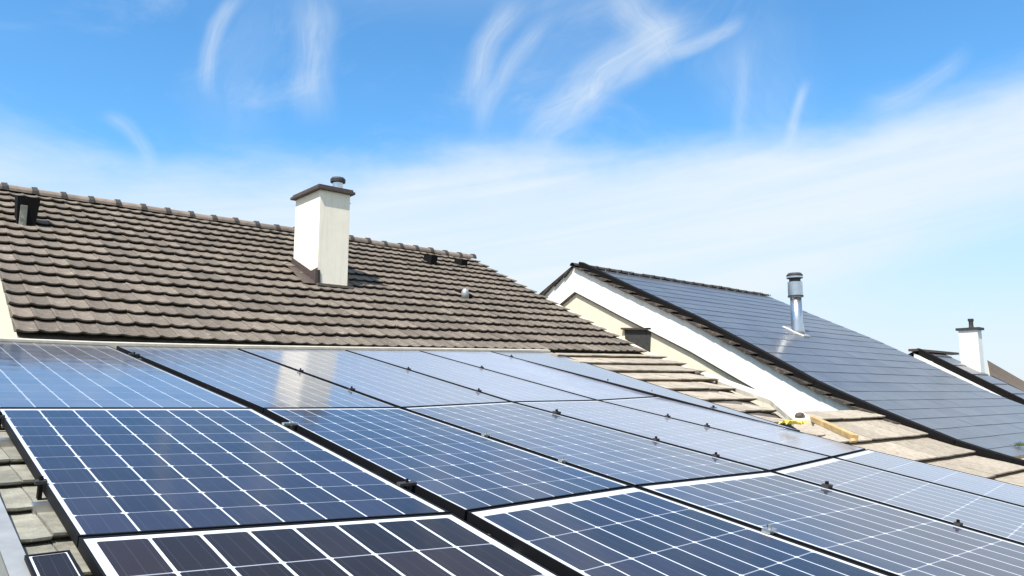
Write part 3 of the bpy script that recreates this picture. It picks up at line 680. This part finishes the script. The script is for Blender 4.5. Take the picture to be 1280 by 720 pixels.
wisp((302,-10),(262,120),-.9,.9,.55,5)
wisp((385,-10),(395,150),.3,2.2,.50,6)
wisp((130,140),(190,210),.7,.9,.40,7)
wisp((1210,60),(1080,140),.6,1.0,.35,8)
wisp((1010,100),(985,185),0,.6,.5,9)
wisp((930,60),(925,180),.2,.9,.28,10)
# broad veil: rises towards the right, thick core, fading to clear blue below at the right
def lin(pts,x):                                       # piecewise-linear ramp of azimuth
    r=None
    cr=N.new('ShaderNodeFloatCurve'); cm=cr.mapping; cv=cm.curves[0]
    lo,hi=-20,120
    for k,(a,b) in enumerate(pts):
        X=(a-lo)/(hi-lo); Y=b/40
        if k<2: cv.points[k].location=(X,Y)
        else: cv.points.new(X,Y)
    cm.update(); L.new(mth('DIVIDE',mth('SUBTRACT',x,lo),hi-lo),cr.inputs['Value']); return mth('MULTIPLY',cr.outputs[0],40.0)
vtop=[azel(*q) for q in ((0,165),(250,205),(430,215),(620,190),(800,185),(1000,165),(1150,130),(1280,95))]
vt=lin([(-20,19)]+[(a,max(e,0)) for a,e in vtop]+[(120,22)],az)
vw=noise2(az,el,.055,.14,6,.6,11)
hgt=mth('ADD',mth('SUBTRACT',vt,el),mth('MULTIPLY',mth('SUBTRACT',vw,.5),7.0))
stre=noise2(mth('ADD',az,mth('MULTIPLY',el,-1.6)),mth('ADD',el,mth('MULTIPLY',az,-.14)),.03,.42,7,.62,12,.4)
veil=mth('MULTIPLY',smooth(hgt,-2.2,3.2),mth('MULTIPLY_ADD',smooth(stre,.25,.7),.26,.74))
# fade out low on the right
low=smooth(mth('SUBTRACT',el,mth('MULTIPLY',smooth(az,45,78),11.0)),-6.0,5.0)
low=mth('MULTIPLY_ADD',low,.75,.25)
leftf=mth('MULTIPLY_ADD',smooth(az,2,30),.28,.70)
veil=mth('MULTIPLY',mth('MULTIPLY',veil,low),leftf)
masks.append(mth('MULTIPLY',veil,.98))
masks.append(mth('MULTIPLY',smooth(el,13,1),.8))
# unseen broken cirrus overhead, added to neutralise panel reflections and ambient light
masks.append(mth('MULTIPLY',mth('MULTIPLY',smooth(el,26,36),smooth(el,85,60)),mth('MULTIPLY_ADD',smooth(noise2(az,el,.03,.06,7,.6,23,.5),.3,.7),.32,.22)))
# faint overall mottling so the blue is never flat
masks.append(mth('MULTIPLY',smooth(noise2(az,el,.07,.11,7,.65,15,.8),.48,.8),.28))
inv=None
for m in masks:
    k=mth('SUBTRACT',1.0,m,clamp=True); inv=k if inv is None else mth('MULTIPLY',inv,k)
cov=mth('SUBTRACT',1.0,inv,clamp=True)
tint=N.new('ShaderNodeMix'); tint.data_type='RGBA'; tint.blend_type='MULTIPLY'; tint.inputs['Factor'].default_value=1; tint.inputs['B'].default_value=(.66,1.19,1.42,1); L.new(sk.outputs[0],tint.inputs['A'])
hz=N.new('ShaderNodeMix'); hz.data_type='RGBA'; L.new(smooth(el,-3,17),hz.inputs['Factor']); hz.inputs['A'].default_value=(.66,.47,.56,1); hz.inputs['B'].default_value=(1,1,1,1)
t2=N.new('ShaderNodeMix'); t2.data_type='RGBA'; t2.blend_type='MULTIPLY'; t2.inputs['Factor'].default_value=1; L.new(tint.outputs['Result'],t2.inputs['A']); L.new(hz.outputs['Result'],t2.inputs['B']); tint=t2
mx=N.new('ShaderNodeMix'); mx.data_type='RGBA'; mx.inputs['B'].default_value=(4.95,5.4,5.7,1); L.new(cov,mx.inputs['Factor']); L.new(tint.outputs['Result'],mx.inputs['A'])
L.new(mx.outputs['Result'],bg.inputs['Color'])
cam=bpy.data.cameras.new('camera'); co=bpy.data.objects.new('camera',cam); C.objects.link(co)
co.location=(0,0,0); co.rotation_euler=(math.pi/2+PIT,0,-YAW); cam.sensor_width=36; cam.lens=36*F/1280; cam.clip_start=.05; cam.clip_end=2500
sc.camera=co
vs=sc.view_settings; vs.view_transform='Standard'; vs.look='None'; vs.exposure=.65; vs.gamma=1; vs.use_curve_mapping=False
